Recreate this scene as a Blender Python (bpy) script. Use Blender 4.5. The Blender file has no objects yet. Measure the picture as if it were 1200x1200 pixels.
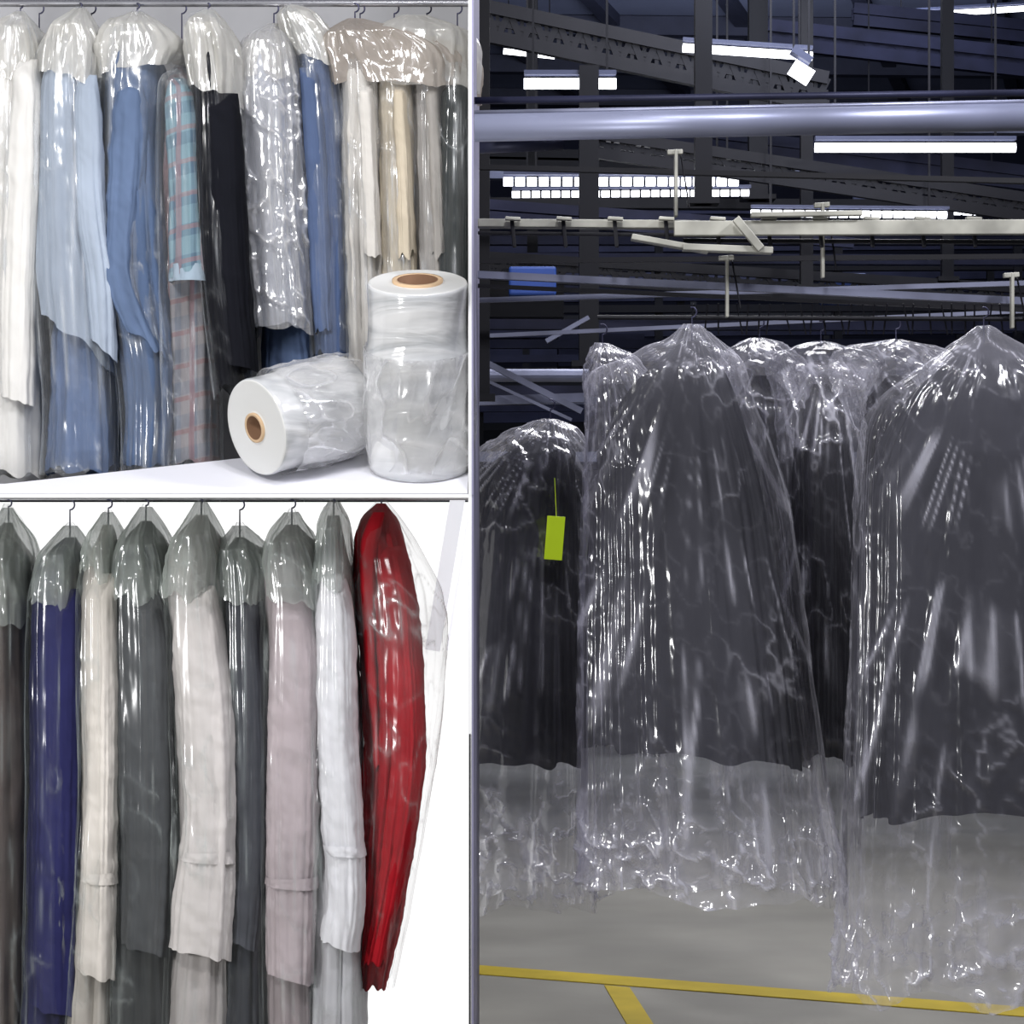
import bpy, math, random
from mathutils import Vector, Matrix, noise
random.seed(4)
S=0.002; D=6.0; ZC=1.5
def P(px,py,y):
    k=S*(D+y)/D
    return Vector(((px-600)*k, y, ZC+(600-py)*k))
def FL(px,py,z=0.0):
    d=(ZC-z)/(0.2*(py-600)/600)
    return Vector(((px-600)/600*0.2*d, d-D, z))
sc=bpy.context.scene
try:
    sc.view_settings.view_transform='Standard'; sc.view_settings.look='None'
except Exception: pass

# ---------- materials ----------
def lin(c):
    r=[]
    for v in c:
        v=v/255.0
        r.append(v/12.92 if v<=0.04045 else ((v+0.055)/1.055)**2.4)
    return (r[0],r[1],r[2],1)
def newmat(name):
    m=bpy.data.materials.new(name); m.use_nodes=True
    nt=m.node_tree
    for n in list(nt.nodes): nt.nodes.remove(n)
    out=nt.nodes.new('ShaderNodeOutputMaterial')
    return m,nt,out
def N(nt,t,**kw):
    n=nt.nodes.new(t)
    for k,v in kw.items():
        if k in n.inputs: n.inputs[k].default_value=v
        else: setattr(n,k,v)
    return n
def math_(nt,op,a,b=None,clamp=False):
    n=nt.nodes.new('ShaderNodeMath'); n.operation=op; n.use_clamp=clamp
    for i,v in enumerate((a,b)):
        if v is None: continue
        if isinstance(v,(int,float)): n.inputs[i].default_value=v
        else: nt.links.new(v,n.inputs[i])
    return n.outputs[0]
def simple(name,c,rough=0.6,metal=0.0,var=0.12,scale=6,bump=0.1,bscale=60,spec=0.3,emit=0,stretch=(1,1,1)):
    m,nt,out=newmat(name)
    b=N(nt,'ShaderNodeBsdfPrincipled'); b.inputs['Roughness'].default_value=rough; b.inputs['Metallic'].default_value=metal
    b.inputs['Specular IOR Level'].default_value=spec
    tc=N(nt,'ShaderNodeTexCoord'); mp=N(nt,'ShaderNodeMapping'); mp.inputs['Scale'].default_value=stretch
    nt.links.new(tc.outputs['Object'],mp.inputs[0])
    n=N(nt,'ShaderNodeTexNoise',Scale=scale,Detail=3.0); nt.links.new(mp.outputs[0],n.inputs['Vector'])
    cr=N(nt,'ShaderNodeValToRGB'); l=lin(c)
    cr.color_ramp.elements[0].position=0.3; cr.color_ramp.elements[1].position=0.7
    cr.color_ramp.elements[0].color=tuple(x*(1-var) for x in l[:3])+(1,)
    cr.color_ramp.elements[1].color=tuple(min(1,x*(1+var)) for x in l[:3])+(1,)
    nt.links.new(n.outputs[0],cr.inputs[0]); nt.links.new(cr.outputs[0],b.inputs['Base Color'])
    if emit:
        b.inputs['Emission Color'].default_value=l; b.inputs['Emission Strength'].default_value=emit
    if bump:
        n2=N(nt,'ShaderNodeTexNoise',Scale=bscale,Detail=2.0); nt.links.new(mp.outputs[0],n2.inputs['Vector'])
        bp=N(nt,'ShaderNodeBump',Strength=bump,Distance=0.01); nt.links.new(n2.outputs[0],bp.inputs['Height']); nt.links.new(bp.outputs[0],b.inputs['Normal'])
    nt.links.new(b.outputs[0],out.inputs[0])
    return m
def cloth(name,c,var=0.15): return simple(name,c,rough=0.9,var=var,scale=7,bump=0.45,bscale=20,spec=0.1,stretch=(1,1,0.35))
def film(name,tint,gl=0.10,glc=0.25,facing=0.3,rough=0.14,trans=0.3):
    # film opacity comes from the 'film' vertex attribute (folded / doubled plastic), gloss from real wrinkle geometry
    m,nt,out=newmat(name); L=nt.links.new
    at=N(nt,'ShaderNodeAttribute'); at.attribute_name='film'
    lw=N(nt,'ShaderNodeLayerWeight',Blend=0.35)
    f=math_(nt,'POWER',lw.outputs['Facing'],3.0)
    a=math_(nt,'ADD',at.outputs['Fac'],math_(nt,'MULTIPLY',f,facing),True)
    tr=N(nt,'ShaderNodeBsdfTransparent')
    df=N(nt,'ShaderNodeBsdfDiffuse'); df.inputs['Color'].default_value=lin(tint)
    tl=N(nt,'ShaderNodeBsdfTranslucent'); tl.inputs['Color'].default_value=lin(tint)
    m1=N(nt,'ShaderNodeMixShader'); m1.inputs[0].default_value=trans; L(df.outputs[0],m1.inputs[1]); L(tl.outputs[0],m1.inputs[2])
    m2=N(nt,'ShaderNodeMixShader'); L(a,m2.inputs[0]); L(tr.outputs[0],m2.inputs[1]); L(m1.outputs[0],m2.inputs[2])
    g=N(nt,'ShaderNodeBsdfGlossy',Roughness=rough)
    m3=N(nt,'ShaderNodeMixShader'); L(math_(nt,'ADD',math_(nt,'MULTIPLY',at.outputs['Fac'],glc),gl,True),m3.inputs[0]); L(m2.outputs[0],m3.inputs[1]); L(g.outputs[0],m3.inputs[2])
    L(m3.outputs[0],out.inputs[0])
    return m
def plaid(name,base,c1,c2,sc1=46,sc2=60):
    m,nt,out=newmat(name); L=nt.links.new
    tc=N(nt,'ShaderNodeTexCoord')
    sx=N(nt,'ShaderNodeSeparateXYZ'); L(tc.outputs['Object'],sx.inputs[0])
    def band(o,s,th,ph=0):
        w=math_(nt,'SINE',math_(nt,'ADD',math_(nt,'MULTIPLY',o,s*6.283),ph)); return math_(nt,'MULTIPLY',math_(nt,'GREATER_THAN',w,th),0.5)
    xy=math_(nt,'ADD',sx.outputs[0],math_(nt,'MULTIPLY',sx.outputs[1],0.4))
    zz=math_(nt,'ADD',sx.outputs[2],math_(nt,'MULTIPLY',sx.outputs[0],-0.25))
    a=math_(nt,'ADD',band(xy,sc1,0.2),band(zz,sc1*0.5,0.3),True)
    b=math_(nt,'MAXIMUM',band(xy,sc2*0.4,0.85,1.0),band(zz,sc2*0.3,0.9,2.0))
    x1=N(nt,'ShaderNodeMixRGB'); x1.inputs[1].default_value=lin(base); x1.inputs[2].default_value=lin(c1); L(a,x1.inputs[0])
    x2=N(nt,'ShaderNodeMixRGB'); x2.inputs[2].default_value=lin(c2); L(x1.outputs[0],x2.inputs[1]); L(b,x2.inputs[0])
    d=N(nt,'ShaderNodeBsdfPrincipled',Roughness=0.9); L(x2.outputs[0],d.inputs['Base Color']); L(d.outputs[0],out.inputs[0])
    return m
def emis(name,c,s,sample=True):
    m,nt,out=newmat(name); e=N(nt,'ShaderNodeEmission',Strength=s); e.inputs[0].default_value=lin(c); nt.links.new(e.outputs[0],out.inputs[0])
    if not sample:
        try: m.cycles.emission_sampling='NONE'
        except Exception: pass
    return m

F_R=film('bag_film_warehouse',(230,229,242),gl=0.042,glc=0.36,facing=0.22,rough=0.14)
F_TL=film('bag_film_clear',(232,236,240),gl=0.045,glc=0.30,rough=0.16)
F_BL=film('bag_film_soft',(206,216,214),gl=0.035,glc=0.32,facing=0.25,rough=0.16)
F_RED=film('bag_film_matte',(206,210,210),gl=0.014,glc=0.25,facing=0.28,rough=0.2)
F_SIL=film('bag_film_silver',(235,235,238),gl=0.10,glc=0.45,rough=0.15)
CAPE=film('shoulder_cover_white',(226,224,218),gl=0.05,glc=0.10,trans=0.35)
CAPEB=film('shoulder_cover_beige',(178,168,158),gl=0.06,glc=0.10)
CAPEG=film('shoulder_cover_green',(226,234,228),gl=0.05,glc=0.12,trans=0.45)
DARK=cloth('charcoal_wool',(46,46,52),0.1); DARK2=cloth('black_wool',(24,24,29),0.1)
WIRE=simple('hanger_wire',(60,60,80),0.35,0.7,bump=0)

# ---------- mesh helpers ----------
COL=sc.collection
def addobj(name,verts,faces,mats,midx=None,smooth=True,film=None):
    me=bpy.data.meshes.new(name); me.from_pydata(verts,[],faces)
    for m in mats: me.materials.append(m)
    if midx: me.polygons.foreach_set('material_index',midx)
    me.polygons.foreach_set('use_smooth',[smooth]*len(faces))
    if film:
        a=me.attributes.new('film','FLOAT','POINT'); a.data.foreach_set('value',film)
    me.update()
    o=bpy.data.objects.new(name,me); COL.objects.link(o); return o
def parent_to(name,loc,objs):
    e=bpy.data.objects.new(name,None); e.empty_display_size=0.05; e.location=loc; COL.objects.link(e)
    for o in objs:
        o.parent=e; o.matrix_parent_inverse=Matrix.Translation(loc).inverted()
    return e
def interp(rows,v):
    for i in range(len(rows)-1):
        if v<=rows[i+1][0] or i==len(rows)-2:
            a,b=rows[i],rows[i+1]
            t=(v-a[0])/(b[0]-a[0]); p=rows[i-1] if i>0 else a; q=rows[i+2] if i+2<len(rows) else b
            r=[]
            for k in (1,2):
                m0=(b[k]-p[k])/(b[0]-p[0]); m1=(q[k]-a[k])/(q[0]-a[0]); h=b[0]-a[0]
                t2,t3=t*t,t*t*t
                r.append((2*t3-3*t2+1)*a[k]+(t3-2*t2+t)*h*m0+(-2*t3+3*t2)*b[k]+(t3-t2)*h*m1)
            return r
nz=noise.noise
def sstep(a,b,x):
    t=min(1,max(0,(x-a)/(b-a))); return t*t*(3-2*t)
def tube(name,rows,y,dep,mat,M=90,NN=72,fold=0.05,ff=2.2,fz=0.8,crA=0.0,crF=14,seed=0,tilt=0,hemw=4,neck=0.06,power=0.8,uniformdep=False,fgrow=True,fl=None,fan=None,fanA=0.0,diag=0.0,neckpx=None):
    """fl: plastic film settings. fan=(px,py): pleats radiate from that point (the hanger neck)."""
    top,bot=rows[0][0],rows[-1][0]
    k=S*(D+y)/D
    maxw=max(r[2]-r[1] for r in rows)
    if neckpx: neck=neckpx/(bot-top)
    V=[];C=[];F=[]
    so=Vector((seed*3.7,seed*1.3,seed*7.1)); s2=so*2; s3=so*3
    dirs=[]
    for i in range(NN):
        a=2*math.pi*i/NN; ca,sa=math.cos(a),math.sin(a)
        dirs.append((ca,sa,math.copysign(abs(ca)**power,ca),math.copysign(abs(sa)**power,sa)))
    sw=0.085 if fan else 0.05
    for j in range(M):
        t=j/(M-1); v=top+(bot-top)*t
        xl,xr=interp(rows,v); cx=(xl+xr)/2; hw=max(0.5,(xr-xl)/2)
        g=min(1,(2*hw)/(maxw*0.75))
        if not uniformdep: dd=dep*(0.12+0.88*min(1,(t/max(neck,1e-3))**0.7 if t<neck else 1))*max(0.15,g**0.6)
        else: dd=dep
        fo=fold*((min(1,0.25+t*1.1) if fgrow else 1))
        hemk=hemw*3*max(0,(t-0.85)/0.15); tk=max(0,(t-0.5)*2)**1.5
        if fl:
            w=0.0
            for (c0,s0,ww) in fl['zones']: w=max(w,ww*math.exp(-((v-c0)/s0)**2))
        for (ca,sa,ex,ey) in dirs:
            n=nz(Vector((ca*ff,sa*ff,t*fz))+so)
            n2=nz(Vector((ca*ff*2.7,sa*ff*2.7,t*fz*1.6))+s2)
            r=1+fo*(1.6*n+0.9*(1-2.2*abs(n2)))
            zpx=v+tilt*ca*tk+hemk*n
            xpx=cx+hw*ex*r
            p=Vector(((xpx-600)*k,y+dd*ey*r,ZC+(600-zpx)*k))
            if fan:
                phi=math.atan2(xpx-fan[0],max(4.0,v-fan[1])); sg=3.0 if sa>0 else 0.0
            if fl:
                sF=fl['sF']
                if fan: ns=nz(Vector((phi*sF*1.25,(v-top)*0.0016*fl.get('sz',1.3),sg))+s3)+0.3*nz(Vector((phi*sF*0.5,v*0.004,sg))+s2)
                else: ns=nz(Vector((ca*sF,sa*sF,t*fl.get('sz',1.3)))+s3)+0.25*n2
                st=max(0.0,1-abs(ns)/sw)
                sb=max(0.0,1-abs(ns)/0.26); sb=sb*sb*(3-2*sb)
                m=sstep(-0.15,0.25,nz(p*5+s2))
                m2=sstep(0.0,0.35,nz(p*4.2+s3))
                q=Vector((p.x*1.0+p.z*0.5,p.y,p.z*0.6-p.x*0.35))*fl['cF']+so
                nc=nz(q)+0.35*nz(q*2.3)
                ct=max(0.0,1-abs(nc)/0.06); cb=max(0.0,1-abs(nc)/0.3)
                W=min(1.0,w+fl.get('base',0.12)*m2+0.05)
                al=fl['haze']+fl['str']*st*m+fl['str']*0.2*sb*m+fl['cr']*(ct*0.85+cb*0.15)*W+fl.get('wh',0.12)*w
                C.append(min(0.95,al))
                d=fl['sA']*sb*(0.35+0.65*m)+fl['cA']*W*(cb*1.0+0.8*nz(q*0.6+s2))+0.0014*nz(q*2.7)+0.0035*nz(p*9+s3)
                p.x+=d*ca*0.6; p.y+=d*(sa if sa<0 else sa*0.5); p.z+=0.5*fl['cA']*W*nz(q*1.3)
            else:
                if fan and fanA:
                    nn=nz(Vector((phi*9,(v-top)*0.0012,sg))+s3); p.y+=fanA*(1-2*abs(nn))*(1 if sa>0 else -1)*min(1,t*2.5)
                if crA:
                    q=Vector((p.x+p.z*diag,p.y,p.z*(1-diag*0.5)))*crF+so
                    c=((1-2.5*abs(nz(q)))+0.5*(1-2.5*abs(nz(q*2.1)))+0.3*(1-2.5*abs(nz(q*4.3))))*crA
                    p.x+=c*ca*0.7; p.y+=c*sa; p.z+=0.4*crA*nz(q*1.3+s2)
            V.append(p)
    for j in range(M-1):
        for i in range(NN):
            i2=(i+1)%NN
            F.append((j*NN+i,(j+1)*NN+i,(j+1)*NN+i2,j*NN+i2))
    return addobj(name,V,F,[mat],film=C if fl else None)
def hook(neck,y,h=26):
    nx,ny=neck
    cu=bpy.data.curves.new('hanger_hook','CURVE'); cu.dimensions='3D'; cu.bevel_depth=0.0022
    sp=cu.splines.new('POLY')
    r=min(h*0.28,6); st=h-2*r
    pts=[(nx,ny+25),(nx,ny),(nx,ny-st)]
    for a in range(20,211,20):
        an=math.radians(-90+a)
        pts.append((nx+r*math.cos(an)*0.9, ny-st-r - r*math.sin(an)))
    pts2=[P(a,b,y) for a,b in pts]
    sp.points.add(len(pts2)-1)
    for q,p in zip(sp.points,pts2): q.co=(p.x,p.y,p.z,1)
    cu.materials.append(WIRE)
    o=bpy.data.objects.new('hanger_hook',cu); COL.objects.link(o)
    return o
SEED=[1]
def garment(name,y,parts,neck=None,hookh=26):
    objs=[]
    for p in parts:
        SEED[0]+=1
        kw=dict(p); nm=kw.pop('n'); rows=kw.pop('rows'); mat=kw.pop('mat'); dy=kw.pop('dy',0); dep=kw.pop('dep',0.15)
        objs.append(tube(nm,rows,y+dy,dep,mat,seed=SEED[0],**kw))
    if neck: objs.append(hook(neck,y,hookh))
    r=parts[0]['rows'][0]
    parent_to(name,P((r[1]+r[2])/2,r[0],y),objs)

class MB:
    def __init__(s): s.v=[];s.f=[];s.m=[]
    def beam(s,p,q,w,h,mi=0):
        p=Vector(p);q=Vector(q); d=(q-p); d.normalize()
        up=Vector((0,0,1)) if abs(d.z)<0.95 else Vector((0,1,0))
        sd=d.cross(up).normalized(); u=sd.cross(d).normalized(); b=len(s.v)
        for e in (p,q):
            for a,c in ((-1,-1),(1,-1),(1,1),(-1,1)): s.v.append(e+sd*w/2*a+u*h/2*c)
        for f in ((0,1,2,3),(7,6,5,4),(0,4,5,1),(1,5,6,2),(2,6,7,3),(3,7,4,0)): s.f.append(tuple(b+i for i in f)); s.m.append(mi)
    def box(s,a,b_,mi=0):
        x0,y0,z0=a;x1,y1,z1=b_
        s.beam(((x0+x1)/2,y0,(z0+z1)/2),((x0+x1)/2,y1,(z0+z1)/2),abs(x1-x0),abs(z1-z0),mi)
    def pipe(s,p,q,r,mi=0,n=16):
        p=Vector(p);q=Vector(q); d=(q-p).normalized(); up=Vector((0,0,1)) if abs(d.z)<0.95 else Vector((0,1,0))
        a=d.cross(up).normalized(); c=a.cross(d); b=len(s.v)
        for e in (p,q):
            for i in range(n):
                t=2*math.pi*i/n; s.v.append(e+a*r*math.cos(t)+c*r*math.sin(t))
        for i in range(n):
            j=(i+1)%n; s.f.append((b+i,b+j,b+n+j,b+n+i)); s.m.append(mi)
        s.f.append(tuple(b+i for i in range(n))[::-1]); s.m.append(mi); s.f.append(tuple(b+n+i for i in range(n))); s.m.append(mi)
    def obj(s,name,mats,bevel=0,smooth=False):
        o=addobj(name,s.v,s.f,mats,s.m,smooth=smooth)
        if bevel:
            b=o.modifiers.new('b','BEVEL'); b.width=bevel; b.segments=2
        return o

# ---------- room shell ----------
fl_=simple('concrete_floor',(146,143,134),0.6,var=0.18,scale=1.4,bump=0.05,bscale=30)
mb=MB(); mb.box((-4,-7,-0.1),(8,20,0)); mb.obj('floor',[fl_])
wallm=simple('warehouse_wall_navy',(28,30,48),0.8,var=0.3,scale=1)
mb=MB(); mb.box((-4,20,0),(8,20.1,5.75)); mb.obj('wall_back',[wallm])
mb=MB(); mb.box((8,-1,0),(8.1,20,5.75)); mb.obj('wall_right',[wallm])
mb=MB(); mb.box((-4.1,-1,0),(-4,20,5.75)); mb.obj('wall_left',[wallm])
cm=simple('roof_sheeting',(120,125,148),0.6,var=0.2,scale=1)
rib=simple('roof_purlin',(50,52,68),0.6)
mb=MB(); mb.box((-4,3,5.75),(8,20,5.85))
for i in range(14): mb.beam((-4+i*1.1,9,5.7),(-1.5+i*1.1,20,5.7),0.12,0.1,1)
for i in range(6): mb.beam((-4,10+i*1.9,5.66),(8,10.6+i*1.9,5.66),0.16,0.16,1)
mb.obj('ceiling',[cm,rib])
yl=simple('yellow_floor_paint',(196,172,56),0.5,var=0.15,scale=5,bump=0)
def strip(name,pts):
    v=[FL(a,b,0.004) for a,b in pts]; v2=[p-Vector((0,0,0.003)) for p in v]
    n=len(v); return addobj(name,v+v2,[tuple(range(n))]+[(i,(i+1)%n,n+(i+1)%n,n+i) for i in range(n)],[yl],smooth=False)
strip('floor_marking_line',[(380,1117),(380,1127),(1400,1206),(1400,1195)][::-1])
strip('floor_marking_line',[(708,1154),(738,1157),(792,1240),(758,1240)][::-1])

# ---------- display bays on the left ----------
wh=simple('white_laminate',(225,225,225),0.5,var=0.03,bump=0)
bk=simple('pale_grey_wall',(165,165,168),0.8,var=0.08,bump=0)
edge=simple('black_edge_trim',(18,18,22),0.5,bump=0)
pw=simple('lavender_partition_paint',(130,128,152),0.5,var=0.15,scale=3,bump=0)
lit=emis('white_wall_glow',(255,255,255),1.15)  # white wall given its own glow to look overexposed, not a real light panel
XP=-0.0905
mb=MB(); mb.box((XP-0.012,0.0,0),(XP-0.004,1.1,3.2),0); mb.box((XP-0.004,0.0,0),(XP,1.1,3.2),1); mb.box((XP-0.010,-0.004,0),(XP-0.007,0.0,0.98),2); mb.box((XP-0.004,-0.004,1.54),(XP,0,3.2),1)
mb.obj('wall_partition',[wh,pw,edge])
mb=MB(); mb.box((-1.75,1.0,1.56),(XP-0.012,1.05,3.2)); mb.obj('wall_upper_bay',[bk])
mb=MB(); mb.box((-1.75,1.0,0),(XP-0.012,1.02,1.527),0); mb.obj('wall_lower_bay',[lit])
mb=MB(); mb.box((-1.8,0.0,0),(-1.75,1.05,3.2)); mb.obj('wall_bay_side',[wh])
mb=MB(); mb.box((-1.75,0.0,1.534),(XP-0.012,1.0,1.542)); mb.obj('bay_shelf',[wh])
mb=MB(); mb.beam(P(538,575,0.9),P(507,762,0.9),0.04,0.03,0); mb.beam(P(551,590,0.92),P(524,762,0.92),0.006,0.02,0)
mb.obj('door_frame',[simple('frame_grey_glow',(232,233,239),0.6,bump=0,emit=0.7)])  # emission added so the frame looks paler; it is no light source
T20=math.tan(math.radians(20))
ZS=1.543
def slope(x,y,off=0): return Vector((x,y,ZS+0.002+y*T20+off))
xa,xb=-1.74,XP-0.014
v=[Vector((xa,0,ZS)),Vector((xb,0,ZS)),Vector((xb,0.42,ZS)),Vector((-1.2,0.06,ZS)),Vector((xa,0.03,ZS)),slope(xa,0),slope(xb,0),slope(xb,0.42),slope(-1.2,0.06),slope(xa,0.03)]
addobj('sloping_counter',v,[(0,4,3,2,1),(5,6,7,8,9),(0,1,6,5),(1,2,7,6),(2,3,8,7),(3,4,9,8),(4,0,5,9)],[simple('counter_white',(225,225,232),0.4,bump=0,var=0.02)],smooth=False)
chrome=simple('chrome',(190,190,195),0.25,0.9,bump=0)
mb=MB(); mb.pipe(P(-200,4,0.62),P(558,4,0.62),0.009); mb.obj('clothes_rail',[chrome])
mb=MB(); mb.pipe((-1.74,0.45,1.5315),(XP-0.013,0.45,1.5315),0.002); mb.obj('clothes_rail',[chrome])

# ---------- rolls ----------
def rollmat(name):
    m,nt,out=newmat(name); L=nt.links.new
    tc=N(nt,'ShaderNodeTexCoord'); n=N(nt,'ShaderNodeTexNoise',Scale=7.0,Detail=3.0,Distortion=0.8)
    mp=N(nt,'ShaderNodeMapping'); mp.inputs['Rotation'].default_value=(0,0.5,0.2); mp.inputs['Scale'].default_value=(0.5,0.6,2.6); L(tc.outputs['Object'],mp.inputs[0]); L(mp.outputs[0],n.inputs['Vector'])
    b=N(nt,'ShaderNodeBsdfPrincipled',Roughness=0.16); b.inputs['Specular IOR Level'].default_value=0.9
    b.inputs['Coat Weight'].default_value=0.6; b.inputs['Coat Roughness'].default_value=0.06
    cr=N(nt,'ShaderNodeValToRGB'); cr.color_ramp.elements[0].color=lin((172,174,176)); cr.color_ramp.elements[1].color=lin((214,214,214))
    cr.color_ramp.elements[0].position=0.35; cr.color_ramp.elements[1].position=0.65
    L(n.outputs[0],cr.inputs[0]); L(cr.outputs[0],b.inputs['Base Color'])
    bp=N(nt,'ShaderNodeBump',Strength=0.3,Distance=0.02); L(n.outputs[0],bp.inputs['Height']); L(bp.outputs[0],b.inputs['Normal'])
    L(b.outputs[0],out.inputs[0]); return m
RM=rollmat('film_roll_wrap')
def endmat():
    m,nt,out=newmat('film_roll_end'); L=nt.links.new
    b=N(nt,'ShaderNodeBsdfPrincipled',Roughness=0.4); b.inputs['Base Color'].default_value=lin((200,200,198))
    L(b.outputs[0],out.inputs[0]); return m
RE=endmat()
CB=simple('cardboard_core',(190,162,130),0.8); CBD=simple('core_inside',(112,84,64),0.9)
def lathe(name,prof,origin,axis,mats,n=128,seed=0,film=False,fq=1.3):
    axis=axis.normalized(); a=axis.cross(Vector((0,1,0.3))).normalized(); b=axis.cross(a)
    V=[];F=[];MI=[];C=[]
    for (r,h,mi,c) in prof:
        for i in range(n):
            t=2*math.pi*i/n
            dr=0
            if c:
                q=Vector((math.cos(t)*fq+h*3,math.sin(t)*fq,h*5*fq/1.3))+Vector((seed,0,0)); x=nz(q*1.9); dr=c*(nz(q)+1-2*abs(x))
                if film: dr+=c*0.3*(1-2.5*abs(nz(q*4.1)))
            if film:
                x=nz(q*1.9) if c else 0.3; y_=nz(q*4.1) if c else 0.3
                C.append(0.16+0.4*max(0,1-abs(x)/0.1)+0.22*max(0,1-abs(y_)/0.1)*(1 if nz(q)>0 else 0.2))
            V.append(origin+axis*h+(a*math.cos(t)+b*math.sin(t))*(r+dr))
    for j in range(len(prof)-1):
        for i in range(n):
            i2=(i+1)%n; F.append((j*n+i,j*n+i2,(j+1)*n+i2,(j+1)*n+i)); MI.append(prof[j+1][2])
    return addobj(name,V,F,mats,MI,film=C if film else None)
def rollprof(R,L,rc,bulge,c=0.0035):
    p=[(rc*0.8,0.0,3,0),(rc*0.8,L+0.004,3,0),(rc,L+0.004,2,0),(rc,L-0.002,2,0)]
    for i in range(1,13): p.append((rc+(R-0.006-rc)*i/12,L-0.002-0.0015*(i%2),1,0.0))
    p+= [(R-0.002,L-0.004,1,0),(R,L-0.01,0,0.0005)]
    for i in range(1,50):
        h=L-0.01-(L-0.01)*i/49; s=(1-h/L)
        st=bulge*(1/(1+math.exp(-(s-0.34)*60)))-0.3*bulge/(1+math.exp(-(s-0.12)*60))
        p.append((R+st,h,0,c*min(1,s*3) if i<48 else 0))
    p.append((rc*0.8,0,1,0)); return p
def shell(R,h0,h1,c):
    return [(R+0.006*math.sin(i/59*3.14),h0+(h1-h0)*i/59,0,c) for i in range(60)]
nrm=Vector((0,-math.sin(math.radians(20)),math.cos(math.radians(20))))
org=slope(P(489,340,0).x,0.175,0.004)
r1=lathe('film_roll_body',rollprof(0.118,0.458,0.060,0.008),org,nrm,[RM,RE,CB,CBD],seed=1)
r1b=lathe('loose_wrap',shell(0.123,0.02,0.30,0.007),org,nrm,[F_SIL],n=200,seed=3,film=True,fq=1.3)
parent_to('plastic_film_roll',org,[r1,r1b])
ax=(Vector((1,0,0))*0.74+Vector((0,math.cos(math.radians(20)),math.sin(math.radians(20))))*0.67).normalized()
R2=0.117
o=Vector((P(299,505,0.05).x,0.05,0)); o.z=slope(0,0.05).z+(R2+0.008)/math.cos(math.radians(20))+0.003
r2=lathe('film_roll_body',rollprof(R2,0.27,0.036,0.005,0.004),o+ax*0.27,-ax,[RM,RE,CB,CBD],seed=5)
r2b=lathe('loose_wrap',shell(R2+0.005,-0.02,0.20,0.007),o+ax*0.26,-ax,[F_SIL],n=200,seed=8,film=True,fq=1.3)
parent_to('plastic_film_roll',o,[r2,r2b])

# ---------- upper bay garments ----------
def B(n,rows,mat,**k):
    d=dict(n=n,rows=rows,mat=mat,fold=0.08,crA=0.004,crF=8,dep=0.17,diag=0.4); d.update(k); return d
def FLD(**k):
    d=dict(haze=0.05,str=0.42,cr=0.65,sA=0.0035,cA=0.008,sF=3.2,sz=1.0,cF=13,zones=[],base=0.35,wh=0.1); d.update(k); return d
def BAG(rows,mat=F_TL,f=None,**k):
    d=dict(n='plastic_bag',rows=rows,mat=mat,fold=0.05,dep=0.19,M=170,NN=120,fl=FLD(**(f or {}))); d.update(k); return d
def CP(rows,mat=CAPE,hz=0.70,**k):
    d=dict(n='shoulder_cover',rows=rows,mat=mat,fold=0.10,ff=2.8,dep=0.18,M=70,NN=100,neck=0.3,fgrow=False,hemw=3,
      fl=FLD(haze=hz,str=0.2,cr=0.2,sA=0.005,cA=0.010,cF=12,base=0.6)); d.update(k); return d
YU=0.62
whm=cloth('white_cotton',(204,202,198),0.05)
garment('white_shirt',YU,[B('shirt_body',[(30,15,30),(62,-4,46),(110,-18,48),(300,-14,46),(556,-20,48)],whm),
  B('sleeve',[(70,20,44),(130,14,50),(260,6,44),(400,2,40),(470,4,38)],whm,dep=0.06,dy=-0.14,tilt=6,hemw=1),
  CP([(14,18,28),(34,2,44),(62,-12,58),(108,-16,57)],tilt=14),BAG([(12,20,27),(40,-5,50),(80,-20,60),(300,-20,54),(556,-25,58)])],(24,14),10)
garment('charcoal_jacket',YU+0.14,[B('jacket_body',[(100,40,52),(130,34,60),(300,36,62),(540,38,68)],cloth('charcoal_b',(52,54,60)),dep=0.12)],(46,102),98)
lb=cloth('pale_blue_linen',(146,156,170)); bl=cloth('denim_blue',(82,98,128)); bl2=cloth('mid_blue_cotton',(80,96,124))
garment('pale_blue_jacket',YU-0.04,[B('jacket_body',[(40,86,100),(80,62,112),(110,54,114),(200,52,118),(330,50,132),(400,56,136)],lb,dep=0.17,tilt=40),
  B('sleeve',[(88,92,112),(140,88,118),(240,92,122),(340,104,134),(410,110,135)],cloth('pale_blue_sleeve',(152,162,176)),dep=0.04,dy=-0.15,tilt=14,hemw=1),
  B('trousers',[(250,70,110),(380,72,122),(470,70,132),(550,66,136)],bl,dep=0.12,dy=0.02,fold=0.18,crA=0.008),
  CP([(10,88,100),(30,76,112),(60,58,126),(102,52,122)],tilt=10),BAG([(8,90,98),(36,72,116),(80,46,124),(320,44,138),(470,56,142),(556,54,144)])],(94,12),8)
garment('white_shirt',YU+0.06,[B('shirt_body',[(70,98,116),(110,96,130),(300,102,136),(420,108,142)],whm,dep=0.15)],(107,72),68)
garment('blue_shirt',YU-0.02,[B('shirt_body',[(40,154,168),(80,134,190),(110,130,192),(250,130,198),(350,136,206),(450,152,214),(546,152,208)],bl2,fold=0.13,crA=0.006),
  B('sleeve',[(92,148,166),(130,134,172),(230,128,168),(310,126,160),(360,132,178),(400,150,196)],cloth('blue_sleeve',(90,106,134)),dep=0.05,dy=-0.15,tilt=25,fold=0.14,crA=0.006),
  CP([(14,155,167),(32,138,192),(58,122,220),(92,122,212)],tilt=-8),BAG([(12,157,165),(40,132,198),(80,118,222),(300,118,208),(450,142,222),(556,146,216)])],(161,14),10)
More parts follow.
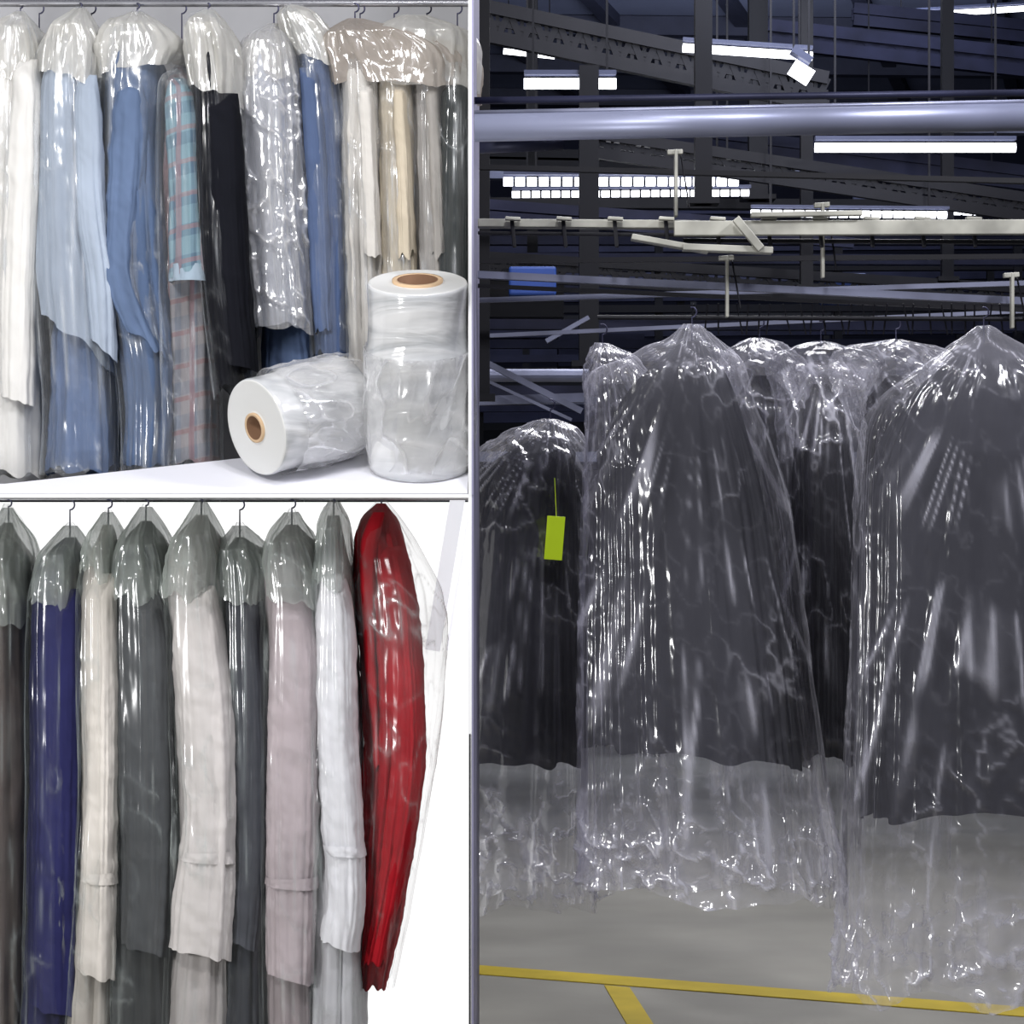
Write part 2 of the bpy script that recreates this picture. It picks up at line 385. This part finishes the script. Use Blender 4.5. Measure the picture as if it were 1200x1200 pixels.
pl1=plaid('teal_plaid',(116,142,152),(82,104,122),(144,104,104),sc1=26,sc2=40); pl2=plaid('rose_plaid',(138,134,136),(108,114,126),(130,82,84),sc1=24,sc2=40)
garment('plaid_shirt',YU+0.0,[B('shirt_body',[(80,206,220),(110,198,236),(330,194,250),(545,200,252)],pl2,dep=0.14,crA=0.007,fold=0.12),
  B('sleeve',[(92,200,218),(125,196,234),(220,200,244),(324,202,249)],pl1,dep=0.08,dy=-0.17,hemw=1,fold=0.08,tilt=-5),
  B('cuff',[(312,201,250),(332,201,250)],cloth('pale_cuff',(136,150,162)),dep=0.085,dy=-0.17,M=8,uniformdep=True,hemw=0,crA=0),
  BAG([(76,208,222),(118,192,242),(320,190,254),(556,196,256)],dep=0.27,f=dict(haze=0.03,base=0.2))],(213,78),74)
garment('black_suit',YU-0.07,[B('suit_body',[(50,242,256),(100,230,276),(300,240,289),(456,262,300)],cloth('suit_black',(13,14,20)),fold=0.04,dep=0.2),
  B('sleeve',[(110,240,278),(180,242,284),(300,250,290),(430,266,300)],cloth('suit_black_sleeve',(17,18,24)),dep=0.06,dy=-0.19,hemw=1,tilt=6),
  CP([(12,238,250),(32,226,266),(66,222,286),(122,228,288)],dep=0.21,tilt=12),BAG([(10,240,248),(40,224,268),(110,229,288),(300,237,292),(470,256,304)],dep=0.25,f=dict(haze=0.0,str=0.22,base=0.08,cr=0.3))],(244,12),8)
sil=dict(haze=0.26,str=0.5,cr=0.9,sA=0.007,cA=0.014,cF=15,base=0.4,zones=[(230,130,0.9)],wh=0.08)
garment('silver_bagged_shirt',YU-0.0,[B('shirt_body',[(50,304,322),(90,284,346),(250,284,356),(388,300,362)],cloth('white_grey',(170,174,184)),hemw=5),
  B('trousers',[(300,312,350),(440,312,374)],bl,dep=0.1),
  CP([(28,315,327),(50,296,338),(80,282,350),(104,280,354)]),
  dict(n='plastic_bag',rows=[(28,316,326),(60,286,348),(110,274,358),(250,278,364),(392,292,372)],mat=F_SIL,fold=0.08,dep=0.2,M=210,NN=170,fl=FLD(**sil))],(321,28),24)
garment('navy_blue_shirt',YU+0.04,[B('shirt_body',[(34,342,362),(70,352,396),(250,364,412),(418,374,413)],cloth('blue_striped',(66,80,110))),
  B('sleeve',[(80,352,372),(200,360,384),(330,366,388),(390,370,390)],cloth('blue_striped_sleeve',(76,90,120)),dep=0.05,dy=-0.15),
  CP([(5,336,348),(26,330,376),(60,338,402),(84,348,404)],tilt=10),BAG([(4,338,346),(32,330,378),(80,348,404),(250,356,418),(420,366,420)])],(342,7),4)
for i,(nm,x0,c,mt) in enumerate([('cream_blouse',406,(182,178,172),CAPEB),('beige_blouse',446,(172,162,144),CAPEB),('grey_blouse',484,(146,142,138),CAPEB)]):
    garment(nm,YU+0.02*i,[B('blouse_body',[(70,x0+6,x0+28),(104,x0-2,x0+42),(250,x0+1,x0+42),(450,x0+6,x0+48)],cloth(nm+'_cloth',c),fold=0.16,crA=0.006),
      B('sleeve',[(100,x0+14,x0+30),(200,x0+18,x0+36),(300,x0+22,x0+40)],cloth(nm+'_sleeve',tuple(int(q*1.06) for q in c)),dep=0.05,dy=-0.15),
      BAG([(60,x0+6,x0+24),(106,x0-4,x0+44),(250,x0-2,x0+46),(460,x0+3,x0+50)],f=dict(haze=0.08))],(x0+16,62),58)
garment('grey_dress',YU+0.0,[B('dress_body',[(96,530,546),(125,514,553),(300,516,554),(430,518,554)],cloth('dk_grey_green',(46,50,50))),BAG([(70,522,548),(120,509,555),(430,508,555)],f=dict(haze=0.02))],(536,72),68)
garment('beige_coat',YU-0.02,[CP([(22,408,424),(40,388,478),(66,378,545),(110,392,552)],mat=CAPEB,dep=0.17,M=110,NN=150,tilt=6),CP([(18,470,500),(40,440,545),(80,420,553),(108,420,554)],mat=CAPE,dep=0.14,hz=0.5)],(416,22),18)

# ---------- lower bay coats ----------
YLB=0.45
def coat(nm,col,neck,body,sleeve,cape,bag,y=YLB,capem=CAPEG,bodycol=None,dep=0.19,f=None):
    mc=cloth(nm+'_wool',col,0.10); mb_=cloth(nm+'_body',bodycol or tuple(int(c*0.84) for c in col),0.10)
    b0=cape[0]; b1=cape[1]
    body=[(neck[1]+12,b0[1]+2,b0[2]-2),(cape[2][0]-8,cape[2][1]+4,cape[2][2]-4)]+[r for r in body if r[0]>cape[2][0]+25]
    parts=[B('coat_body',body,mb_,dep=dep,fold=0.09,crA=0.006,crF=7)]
    if sleeve:
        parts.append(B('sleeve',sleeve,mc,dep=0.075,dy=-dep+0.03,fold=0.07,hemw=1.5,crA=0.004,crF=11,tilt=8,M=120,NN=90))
        if min(col)>120:
            r=sleeve; b=r[-1][0]; w=interp(r,b-104); w2=interp(r,b-120)
            parts.append(B('cuff_strap',[(b-119,w2[0]-1,w2[1]+1),(b-107,w[0]-1,w[1]+2)],mc,dep=0.082,dy=-dep+0.03,M=8,crA=0.002,fold=0.04,uniformdep=True,hemw=0,tilt=3))
    parts.append(CP(cape,mat=capem,dep=dep+0.03,hz=0.38,tilt=10,hemw=6))
    ff=dict(haze=0.01,str=0.25,cr=0.5,sA=0.004,cA=0.009,sF=2.4,cF=9,base=0.35,zones=[(650,50,0.4)],wh=0.06)
    if f: ff.update(f)
    parts.append(BAG(bag,mat=F_BL,dep=dep+0.07,fold=0.06,f=ff))
    garment(nm,y,parts,neck,neck[1]-585.5)
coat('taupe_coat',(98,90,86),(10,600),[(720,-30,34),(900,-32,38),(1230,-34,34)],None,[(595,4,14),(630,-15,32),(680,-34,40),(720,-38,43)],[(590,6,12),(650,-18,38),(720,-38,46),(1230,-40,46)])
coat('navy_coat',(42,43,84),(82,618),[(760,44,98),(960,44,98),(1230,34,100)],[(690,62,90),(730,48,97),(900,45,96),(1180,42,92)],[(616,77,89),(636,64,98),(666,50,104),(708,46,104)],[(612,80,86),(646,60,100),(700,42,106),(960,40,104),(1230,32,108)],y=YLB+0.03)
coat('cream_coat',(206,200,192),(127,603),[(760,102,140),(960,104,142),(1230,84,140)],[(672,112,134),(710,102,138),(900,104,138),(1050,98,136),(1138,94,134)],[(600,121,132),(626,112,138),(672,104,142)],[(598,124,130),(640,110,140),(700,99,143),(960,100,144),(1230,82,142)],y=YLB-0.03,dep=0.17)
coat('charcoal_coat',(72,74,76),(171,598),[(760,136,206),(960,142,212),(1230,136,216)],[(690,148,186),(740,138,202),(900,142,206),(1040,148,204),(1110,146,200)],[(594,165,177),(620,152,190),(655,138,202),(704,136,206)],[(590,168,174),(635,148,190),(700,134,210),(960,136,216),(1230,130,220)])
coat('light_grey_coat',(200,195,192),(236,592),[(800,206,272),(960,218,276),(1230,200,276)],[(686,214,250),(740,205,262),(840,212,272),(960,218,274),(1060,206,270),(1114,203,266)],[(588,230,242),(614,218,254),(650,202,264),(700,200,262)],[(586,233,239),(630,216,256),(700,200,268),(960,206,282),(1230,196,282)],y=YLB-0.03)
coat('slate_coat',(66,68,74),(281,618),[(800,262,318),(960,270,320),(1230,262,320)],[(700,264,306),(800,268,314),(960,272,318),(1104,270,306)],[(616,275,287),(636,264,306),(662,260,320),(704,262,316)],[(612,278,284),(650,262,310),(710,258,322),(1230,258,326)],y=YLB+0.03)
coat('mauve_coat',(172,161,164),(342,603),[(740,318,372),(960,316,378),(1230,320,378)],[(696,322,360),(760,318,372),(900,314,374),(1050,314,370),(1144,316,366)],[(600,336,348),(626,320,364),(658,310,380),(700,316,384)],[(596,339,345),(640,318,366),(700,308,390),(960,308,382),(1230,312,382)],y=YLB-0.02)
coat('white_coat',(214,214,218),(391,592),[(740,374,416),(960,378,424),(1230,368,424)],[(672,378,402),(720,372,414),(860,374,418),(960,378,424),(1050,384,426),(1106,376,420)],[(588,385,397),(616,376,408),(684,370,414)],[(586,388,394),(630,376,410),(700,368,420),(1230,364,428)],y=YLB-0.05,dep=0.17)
tr=cloth('red_sleeve',(150,22,32))
garment('red_coat',YLB,[B('coat_body',[(590,442,452),(612,424,466),(680,418,482),(760,426,491),(880,432,494),(980,428,482),(1080,424,466),(1148,420,450)],cloth('red_wool',(138,18,28)),dep=0.15,fold=0.16,ff=3.0,crA=0.006,crF=10,M=140,NN=110),
  B('sleeve_piece',[(640,440,470),(720,446,486),(880,456,492),(1000,448,478),(1126,428,449)],tr,dep=0.06,dy=-0.13,fold=0.12,crA=0.005,M=120,NN=90),
  B('lapel',[(600,438,450),(640,424,442),(760,428,440),(900,440,446)],tr,dep=0.03,dy=-0.15,fold=0.05),
  BAG([(584,444,450),(612,422,472),(660,416,500),(700,414,518),(800,420,519),(900,426,508),(1060,422,480),(1156,416,460)],mat=F_RED,dep=0.22,power=0.9,f=dict(haze=0.025,str=0.3,cr=0.55,cF=10,sF=3.0,base=0.35,cA=0.009,zones=[(740,60,0.5)]))],(447,588),2.5)

# ---------- warehouse garments ----------
def wg(nm,y,neck,body,bag,dep=0.13,mat=DARK,hem=1050,tilt=10,hk=24,hs=70,cov=1.0,fan=None,nn=220,zx=()):
    top=bag[0][0]
    fan=fan or (neck[0],neck[1]-15)
    garment(nm,y,[dict(n='garment_cloth',rows=body,mat=mat,dep=dep*0.8,fold=0.06,ff=3.2,fz=0.35,tilt=tilt,hemw=4,M=110,NN=200,neckpx=130,fan=fan,fanA=0.014),
      dict(n='plastic_bag',rows=bag,mat=F_R,dep=dep+0.03,fold=0.06,ff=3.2,fz=0.35,M=280,NN=nn,neckpx=45,hemw=8,tilt=tilt,fan=fan,
        fl=dict(haze=0.022,str=0.42*cov,cr=0.75,sA=0.0042,cA=0.016,sF=11,sz=0.8,cF=15,zones=[(top+20,38,0.7),(hem,hs,1.0)]+list(zx),base=0.25,wh=0.12))],neck,hk)
wg('bagged_dark_garment',1.35,(645,492),[(508,640,654),(524,606,672),(550,570,672),(620,548,674),(760,526,676),(890,512,678)],[(490,640,652),(504,600,676),(535,556,686),(700,528,690),(900,508,694),(1056,500,694)],tilt=2,hem=1010)
wg('bagged_dark_garment',0.42,(811,384),[(400,800,820),(424,772,842),(450,744,856),(500,716,872),(600,699,894),(700,692,908),(800,692,922),(884,692,930)],[(380,804,817),(392,790,834),(412,750,856),(436,694,872),(480,688,884),(520,687,900),(600,684,922),(800,682,948),(1046,682,985)],tilt=14,hem=1020,nn=340)
wg('bagged_dark_garment',1.0,(706,404),[(450,700,730),(500,700,760),(700,700,770),(870,700,770)],[(402,700,712),(420,688,745),(500,686,780),(1030,686,790)],tilt=0)
wg('bagged_dark_garment',0.9,(890,396),[(440,880,905),(475,862,930),(600,862,945),(890,866,950)],[(396,880,895),(412,850,930),(470,850,960),(880,850,985),(1040,850,990)],mat=DARK2,hem=440)
wg('bagged_dark_garment',0.78,(962,400),[(450,952,970),(485,930,990),(650,925,1000),(884,925,1003)],[(400,955,968),(418,905,1030),(470,912,1010),(880,918,1006),(1010,920,1004)],mat=DARK2,hem=440)
wg('bagged_dark_garment',1.05,(1050,398),[(440,1040,1065),(480,1010,1090),(650,1005,1110),(884,1005,1110)],[(398,1044,1056),(412,980,1110),(480,985,1120),(1000,1000,1110)],mat=DARK2,hem=440)
wg('bagged_dark_garment',0.15,(1153,384),[(402,1142,1168),(424,1112,1200),(460,1072,1238),(520,1034,1275),(600,1012,1295),(800,1012,1305),(948,1020,1312)],[(382,1147,1159),(396,1128,1184),(424,1086,1226),(470,1028,1270),(520,1008,1290),(700,1002,1304),(900,996,1320),(1156,984,1332)],hem=1120,tilt=-8,hs=75,nn=380)
tg=simple('fluorescent_tag_card',(205,235,40),0.5,bump=0,var=0.05,emit=0.12)
mb=MB(); a_=P(652,605,1.11); b_=P(648,656,1.11); mb.beam(a_,b_,0.05,0.003); mb.pipe(P(652,607,1.11),P(650,560,1.15),0.001); mb.obj('garment_tag',[tg],bevel=0.001)

# ---------- overhead steelwork ----------
blk=simple('black_steel',(14,14,20),0.5,0.3,bump=0); gst=simple('galvanised_steel',(112,115,134),0.4,0.5,var=0.35,scale=5,bump=0)
lst=simple('cream_rail_paint',(148,147,138),0.45,0.1,var=0.4,scale=8,bump=0); dst=simple('dark_blue_steel',(34,36,56),0.5,0.4,var=0.3,bump=0)
pipem=simple('painted_pipe',(122,126,148),0.38,0.4,var=0.3,scale=2,bump=0)
mb=MB(); mb.pipe(P(556,150,-0.3),P(1260,136,-0.3),0.031,2,24); mb.beam(P(556,134,-0.28),P(1260,120,-0.28),0.05,0.010,0); mb.pipe(P(562,172,-0.2),P(660,168,-0.2),0.016,1); mb.beam(P(556,118,0.1),P(1260,108,0.1),0.02,0.014,1); mb.obj('overhead_rail',[gst,dst,pipem],smooth=True)
mb=MB(); mb.beam(P(560,262,0.42),P(820,264,0.42),0.05,0.02,0); mb.beam(P(560,273,0.40),P(850,276,0.40),0.02,0.008,1); mb.beam(P(790,268,0.36),P(1260,266,0.36),0.03,0.036,0)
mb.beam(P(800,282,0.42),P(1260,284,0.42),0.02,0.01,1)
mb.beam(P(740,278,0.36),P(830,294,0.36),0.05,0.014,0); mb.beam(P(800,290,0.35),P(905,294,0.35),0.05,0.016,0); mb.beam(P(862,256,0.32),P(892,292,0.32),0.02,0.02,0)
mb.beam(P(880,252,0.34),P(1010,250,0.34),0.03,0.012,0)
for px,y0,y1,w in ((792,176,254,0.036),(964,238,326,0.026),(852,300,372,0.024),(1186,320,385,0.024)):
    mb.beam(P(px,y0,0.42),P(px,y1,0.42),0.008,w,0); mb.beam(P(px-10,y0+3,0.42),P(px+8,y0+2,0.42),0.02,0.012,0); mb.beam(P(px+6,y0+6,0.44),P(px+16,y1-10,0.44),0.004,0.008,1)
for px in range(600,1200,60):
    mb.beam(P(px,258,0.38),P(px+3,290,0.38),0.01,0.008,1); mb.beam(P(px-8,256,0.37),P(px+10,257,0.37),0.03,0.008,0)
mb.obj('conveyor_rail',[lst,blk],bevel=0.002)
mb=MB(); mb.beam(P(560,322,0.5),P(1260,356,0.5),0.03,0.018,0); mb.beam(P(560,335,0.7),P(1260,366,0.7),0.02,0.01,1); mb.beam(P(560,352,1.4),P(1260,330,1.4),0.02,0.014,0); mb.beam(P(560,394,1.8),P(1260,362,1.8),0.02,0.012,0)
mb.beam(P(560,196,1.2),P(1260,214,1.2),0.03,0.014,1); mb.beam(P(560,306,1.2),P(1260,300,1.2),0.02,0.014,1); mb.obj('side_rail',[gst,blk])
mb=MB(); mb.pipe(P(700,372,0.45),P(1260,374,0.45),0.006,0)
for i in range(26):
    x=815+i*15+random.uniform(-4,4); mb.pipe(P(x,356,0.45),P(x+random.uniform(-6,10),392,0.47),0.0022,0,6)
mb.obj('garment_rail',[blk])
def truss(name,a,b,h,y,n,mat,w=0.05):
    mb=MB(); A0=P(a[0],a[1],y);B0=P(b[0],b[1],y);k=S*(D+y)/D*h
    dz=Vector((0,0,-k)); mb.beam(A0,B0,w,w); mb.beam(A0+dz,B0+dz,w,w); mb.beam(A0+dz*0.5,B0+dz*0.5,w*0.4,w*0.4)
    for i in range(n):
        t=i/n;u=(i+1)/n; p=A0.lerp(B0,t);q=A0.lerp(B0,u)
        mb.beam(p+(dz if i%2 else dz*0),q+(dz*0 if i%2 else dz),w*0.5,w*0.5)
        mb.beam(p,p+dz,w*0.3,w*0.3)
    return mb.obj(name,[mat])
truss('roof_truss',(540,2),(970,92),34,4.0,30,blk,0.05)
truss('roof_truss',(700,158),(1230,236),22,4.0,30,blk,0.04)
truss('roof_truss',(780,150),(1230,204),16,6.0,30,dst,0.05)
truss('roof_truss',(560,240),(1000,272),12,5.0,26,dst,0.05)
truss('roof_truss',(560,300),(1230,340),22,5.0,36,blk,0.04)
truss('roof_truss',(900,30),(1260,70),20,9.0,20,dst,0.07)
truss('roof_truss',(1000,10),(1300,40),14,11.0,20,dst,0.07)
truss('roof_truss',(540,180),(860,186),10,8.0,20,blk,0.06)
mb=MB()
for px,w,y,b,t in ((824,0.06,3.0,240,5.72),(566,0.04,1.6,470,5.72),(888,0.08,5,235,5.7),(1110,0.05,5,330,5.7),(945,0.05,4.5,340,5.7),(690,0.07,3.2,430,3.1),(624,0.05,6,330,5.7)):
    q=P(px,b,y); mb.beam((q.x,y,q.z),(q.x,y,t),w,w,0); mb.beam((q.x,y,q.z),(q.x,y,q.z+0.02),w*1.8,w*1.8,0)
mb.beam(P(540,410,2.4),P(682,482,2.4),0.03,0.02,1); mb.beam(P(540,432,2.4),P(670,492,2.4),0.01,0.01,1); mb.beam(P(556,470,2.5),P(684,466,2.5),0.05,0.03,1); mb.beam(P(640,400,2.4),P(690,372,2.4),0.03,0.014,1); mb.pipe(P(560,440,2.6),P(690,440,2.6),0.022,1)  # separate braces, not hanging struts, kept in the same mesh
mb.obj('hanging_strut_and_brace',[blk,gst])
mb=MB()
bluem=simple('blue_crate',(40,66,130),0.5,bump=0)
for r,y in enumerate((5.5,7.5,9.5,12,15)):
    for z in (0.5,0.95,1.4,1.75,2.05,2.35,2.65,2.9,3.25):
        mb.beam((-3,y,z+r*0.03),(7.0,y+0.4,z+r*0.07),0.09,0.045 if r<3 else 0.09,random.choice((0,1,1,2)) if z>1.6 else 0)
    if r>1:
        for i in range(8):
            x=-3+i*1.1+r*0.3; mb.beam((x,y+0.2,0),(x,y+0.2,3.3),0.05,0.05,0)
            if i%2==0: mb.beam((x,y+0.2,1.4),(x+1.25,y+0.2,2.6),0.03,0.03,0)
for i in range(60):
    r=random.choice((5.8,7.8,9.8,12.4)); x=random.uniform(-1,6); z=random.choice((1.0,1.45,1.8,2.1,2.4))
    mb.box((x,r,z),(x+random.uniform(0.3,0.8),r+0.5,z+random.uniform(0.1,0.28)),random.choice((3,1,1,0)))
mb.box((-3.5,16.5,0.0),(7.0,17,2.4),0)
mb.obj('storage_racking',[blk,dst,gst,bluem])
mb=MB(); mb.box((P(968,332,6.2).x,6.2,P(0,352,6.2).z),(P(1016,332,6.2).x,6.5,P(0,320,6.2).z)); mb.box((P(596,300,4.2).x,4.2,P(0,346,4.2).z),(P(652,300,4.2).x,4.4,P(0,312,4.2).z)); mb.obj('blue_crates',[bluem],bevel=0.01)
lampm=emis('fluorescent_tube_glow',(244,246,255),5.0,False); houses=simple('lamp_housing',(70,74,96),0.5,bump=0)
def lamp(a,b,y,r=0.035,seg=0):
    mb=MB(); A=P(a[0],a[1],y);B_=P(b[0],b[1],y)
    if seg:
        for i in range(seg): mb.pipe(A.lerp(B_,i/seg),A.lerp(B_,(i+0.8)/seg),r,0,10)
    else: mb.pipe(A,B_,r,0,12)
    o=Vector((0,0.0,r*1.9)); mb.beam(A+o,B_+o,r*2.2,r*0.8,1)
    for t in (0.1,0.9):
        q=A.lerp(B_,t)+o; mb.beam(q,Vector((q.x,q.y,5.6)),0.008,0.008,2)
    mb.obj('fluorescent_lamp',[lampm,houses,blk])
lamp((614,98),(722,98),3.2,0.020); lamp((800,56),(952,66),3.4,0.016); lamp((928,78),(950,92),3.3,0.032)
lamp((955,173),(1190,173),3.6,0.018); lamp((590,213),(868,213),4.4,0.018,20); lamp((600,228),(880,226),4.6,0.014,24); lamp((880,250),(1112,252),3.9,0.014,18); lamp((1000,244),(1180,247),9,0.03,14)
lamp((1040,20),(1200,10),12,0.02); lamp((590,60),(650,66),12,0.02)

# ---------- lights ----------
w=bpy.data.worlds.new('World'); sc.world=w; w.use_nodes=True
w.node_tree.nodes['Background'].inputs[0].default_value=(0.82,0.85,1.0,1); w.node_tree.nodes['Background'].inputs[1].default_value=0.2
def area(name,loc,tgt,size,pw,col=(1,1,1)):
    l=bpy.data.lights.new(name,'AREA'); l.size=size; l.energy=pw; l.color=col
    o=bpy.data.objects.new(name,l); o.location=loc; o.rotation_euler=(Vector(tgt)-Vector(loc)).to_track_quat('-Z','Y').to_euler(); COL.objects.link(o)
area('lamp_upper_bay',(-1.7,-2.4,3.3),(-0.7,0.6,2.1),0.4,56,(1,0.99,0.97))  # added key light out in front, not a fitting of the bay
area('added_key_upper_bay_b',(-0.3,-1.2,3.5),(-0.6,0.6,2.2),0.3,14)  # second added light, high in front; the bay has no such fitting
area('added_key_lower_bay',(-1.9,-2.2,1.2),(-0.6,0.5,0.9),0.35,40)  # added front light to brighten the coats, no lamp stands here
area('lamp_aisle',(1.9,-1.0,3.4),(0.7,0.5,1.3),0.25,50,(0.94,0.94,1))
area('lamp_aisle_b',(0.3,-1.5,3.6),(0.5,0.6,1.0),0.25,30,(0.94,0.94,1))
area('lamp_behind',(0.9,3.2,4.2),(0.6,1.5,0.2),1.5,112,(0.98,0.97,1))
area('lamp_far',(1.5,8.5,5.2),(1.5,9,0),3,150,(0.75,0.81,1))
area('lamp_racking',(1.2,2.2,4.2),(1.2,7,2.2),1.2,55,(0.75,0.81,1))
area('added_ceiling_uplight',(2.0,12,4.4),(2.0,13,5.7),2,120,(0.75,0.82,1))  # unseen light added to brighten the ceiling sheeting

cam=bpy.data.cameras.new('Camera'); co=bpy.data.objects.new('Camera',cam); COL.objects.link(co)
co.location=(0,-6,ZC); co.rotation_euler=(math.radians(90),0,0)
cam.sensor_width=36; cam.sensor_fit='HORIZONTAL'; cam.lens=36/(2*0.2); cam.clip_end=100
sc.camera=co
